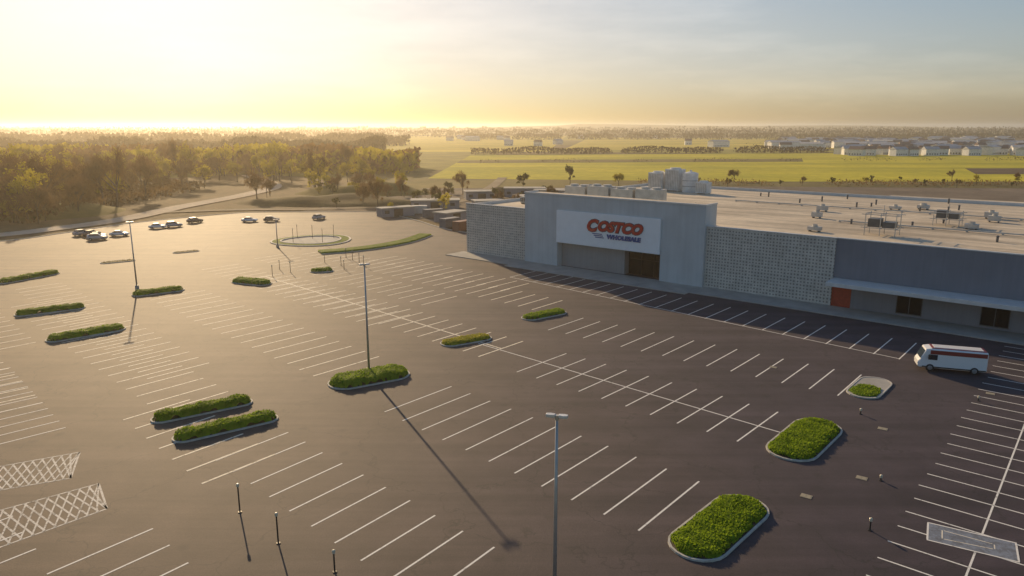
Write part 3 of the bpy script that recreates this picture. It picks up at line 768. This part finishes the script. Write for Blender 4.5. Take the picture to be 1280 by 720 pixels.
for k,(x,y,a) in enumerate([(-24,222,.5),(-30,232,.2),(-8,228,.8),(2,236,.7),(10,250,.4),(-13,194,.9),(-17,200,.9)]):
    mb=MB();mb.box(-3,3,-1.2,1.2,.15,2.6)
    for j in range(14): mb.box(-2.9+j*.42,-2.7+j*.42,-1.25,-1.202,.25,2.5);mb.box(-2.9+j*.42,-2.7+j*.42,1.202,1.25,.25,2.5)
    for sx in (-3,2.85):
        for sy in (-1.22,1.07): mb.box(sx,sx+.15,sy,sy+.15,0,.148)
    i=[1,2,1,2,1,0,1][k];o=mb.obj('shipping_container',M_cont[i]);o.location=(x,y,.12);o.rotation_euler=(0,0,a)
    thing(o,CC[i]+' corrugated steel container on the gravel yard','container','containers in the yard')
def shed(x,y,w,d,h,a,label):
    root=empty('shed',(x,y,.1),a);thing(root,label,'shed','sheds behind the car park')
    mb=MB();mb.box(-w/2,w/2,-d/2,d/2,0,h);mb.obj('wall',M_shop,root)
    mb=MB();mb.box(-w/2-.3,w/2+.3,-d/2-.3,d/2+.3,h+.002,h+.3);mb.obj('roof',M_conc,root)
    mb=MB();mb.box(-1.5,1.5,-d/2-.06,-d/2-.002,0,2.4);mb.obj('door',M_dark,root)
    for k in range(int(w/4)): 
        xx=-w/2+1+k*4
        if abs(xx+.8)>2.8:
            mb=MB();mb.box(xx,xx+1.5,-d/2-.05,-d/2-.003,1.1,2.1);mb.obj('window',M_glass,root)
lbS='low flat-roofed grey shed on the gravel yard'
for a_ in ((-26,248,16,7,2.8,.1),(20,285,22,9,3,-.2),(-18,214,9,5,2.6,.9),(-36,226,11,4,2.6,.6),(8,262,14,6,3,.3),(-8,246,10,6,2.8,.3),(-12,280,12,7,3,.2),(5,292,16,7,3.2,0)):
    shed(*a_,lbS)
# ---------------------------------------------------------------- sky, sun, haze
EL=rad(18.5);AZ=rad(-25)
sd=Vector((math.sin(AZ)*math.cos(EL),math.cos(AZ)*math.cos(EL),math.sin(EL)))
W=bpy.data.worlds.new('World');S.world=W;W.use_nodes=True;nt=W.node_tree
bg=nt.nodes['Background'];sky=N(nt,'ShaderNodeTexSky',sky_type='NISHITA')
sky.sun_disc=False;sky.sun_elevation=EL;sky.sun_rotation=AZ;sky.air_density=1.1;sky.dust_density=1.5;sky.ozone_density=3.0
hs=N(nt,'ShaderNodeHueSaturation');hs.inputs['Saturation'].default_value=1.2;hs.inputs['Value'].default_value=1.06
tint=mix(nt,1.0,sky.outputs[0],(1.0,.925,.93),'MULTIPLY')
nt.links.new(tint,hs.inputs['Color']);tint=hs.outputs[0]
tc=N(nt,'ShaderNodeTexCoord').outputs['Generated']
mp=N(nt,'ShaderNodeMapping');mp.inputs['Scale'].default_value=(1.6,1.6,9);nt.links.new(tc,mp.inputs[0])
cf=ramp(nt,noise(nt,mp.outputs[0],1.3,8,.62),[(.48,.0),(.72,.8)])
tint=mix(nt,cf,tint,mix(nt,1.0,tint,(1.6,1.5,1.4),'MULTIPLY'))
k1=N(nt,'ShaderNodeVectorMath',operation='SCALE');k1.inputs['Scale'].default_value=.10;nt.links.new(tint,k1.inputs[0])
k2=N(nt,'ShaderNodeVectorMath',operation='ADD');k2.inputs[1].default_value=(1,1,1);nt.links.new(k1.outputs[0],k2.inputs[0])
k3=N(nt,'ShaderNodeVectorMath',operation='DIVIDE');nt.links.new(tint,k3.inputs[0]);nt.links.new(k2.outputs[0],k3.inputs[1])
nt.links.new(k3.outputs[0],bg.inputs['Color']);bg.inputs['Strength'].default_value=.145
sl=bpy.data.lights.new('sun','SUN');sl.energy=5;sl.angle=rad(.6);sl.color=(1,.73,.42)
so=bpy.data.objects.new('sun',sl);COL.objects.link(so);so.rotation_euler=(-sd).to_track_quat('-Z','Y').to_euler()
m=bpy.data.materials.new('haze');m.use_nodes=True;nt=m.node_tree;nt.nodes.clear()
vo=N(nt,'ShaderNodeVolumeScatter');vo.inputs['Color'].default_value=(1,.89,.70,1);vo.inputs['Density'].default_value=.00023;vo.inputs['Anisotropy'].default_value=.62
ou=N(nt,'ShaderNodeOutputMaterial');nt.links.new(vo.outputs[0],ou.inputs['Volume'])
mb=MB();mb.box(-6500,6500,-1500,6800,-8,46);hz=struct(mb.obj('sky',m))
# ---------------------------------------------------------------- camera
cam=bpy.data.cameras.new('camera');cam.lens=25.7;cam.sensor_width=36;cam.clip_end=20000;cam.clip_start=.5
co=bpy.data.objects.new('camera',cam);COL.objects.link(co);co.location=(0,0,27.2);co.rotation_euler=(rad(90-12.46),0,0)
S.camera=co
S.view_settings.view_transform='Standard';S.view_settings.look='None';S.view_settings.exposure=0
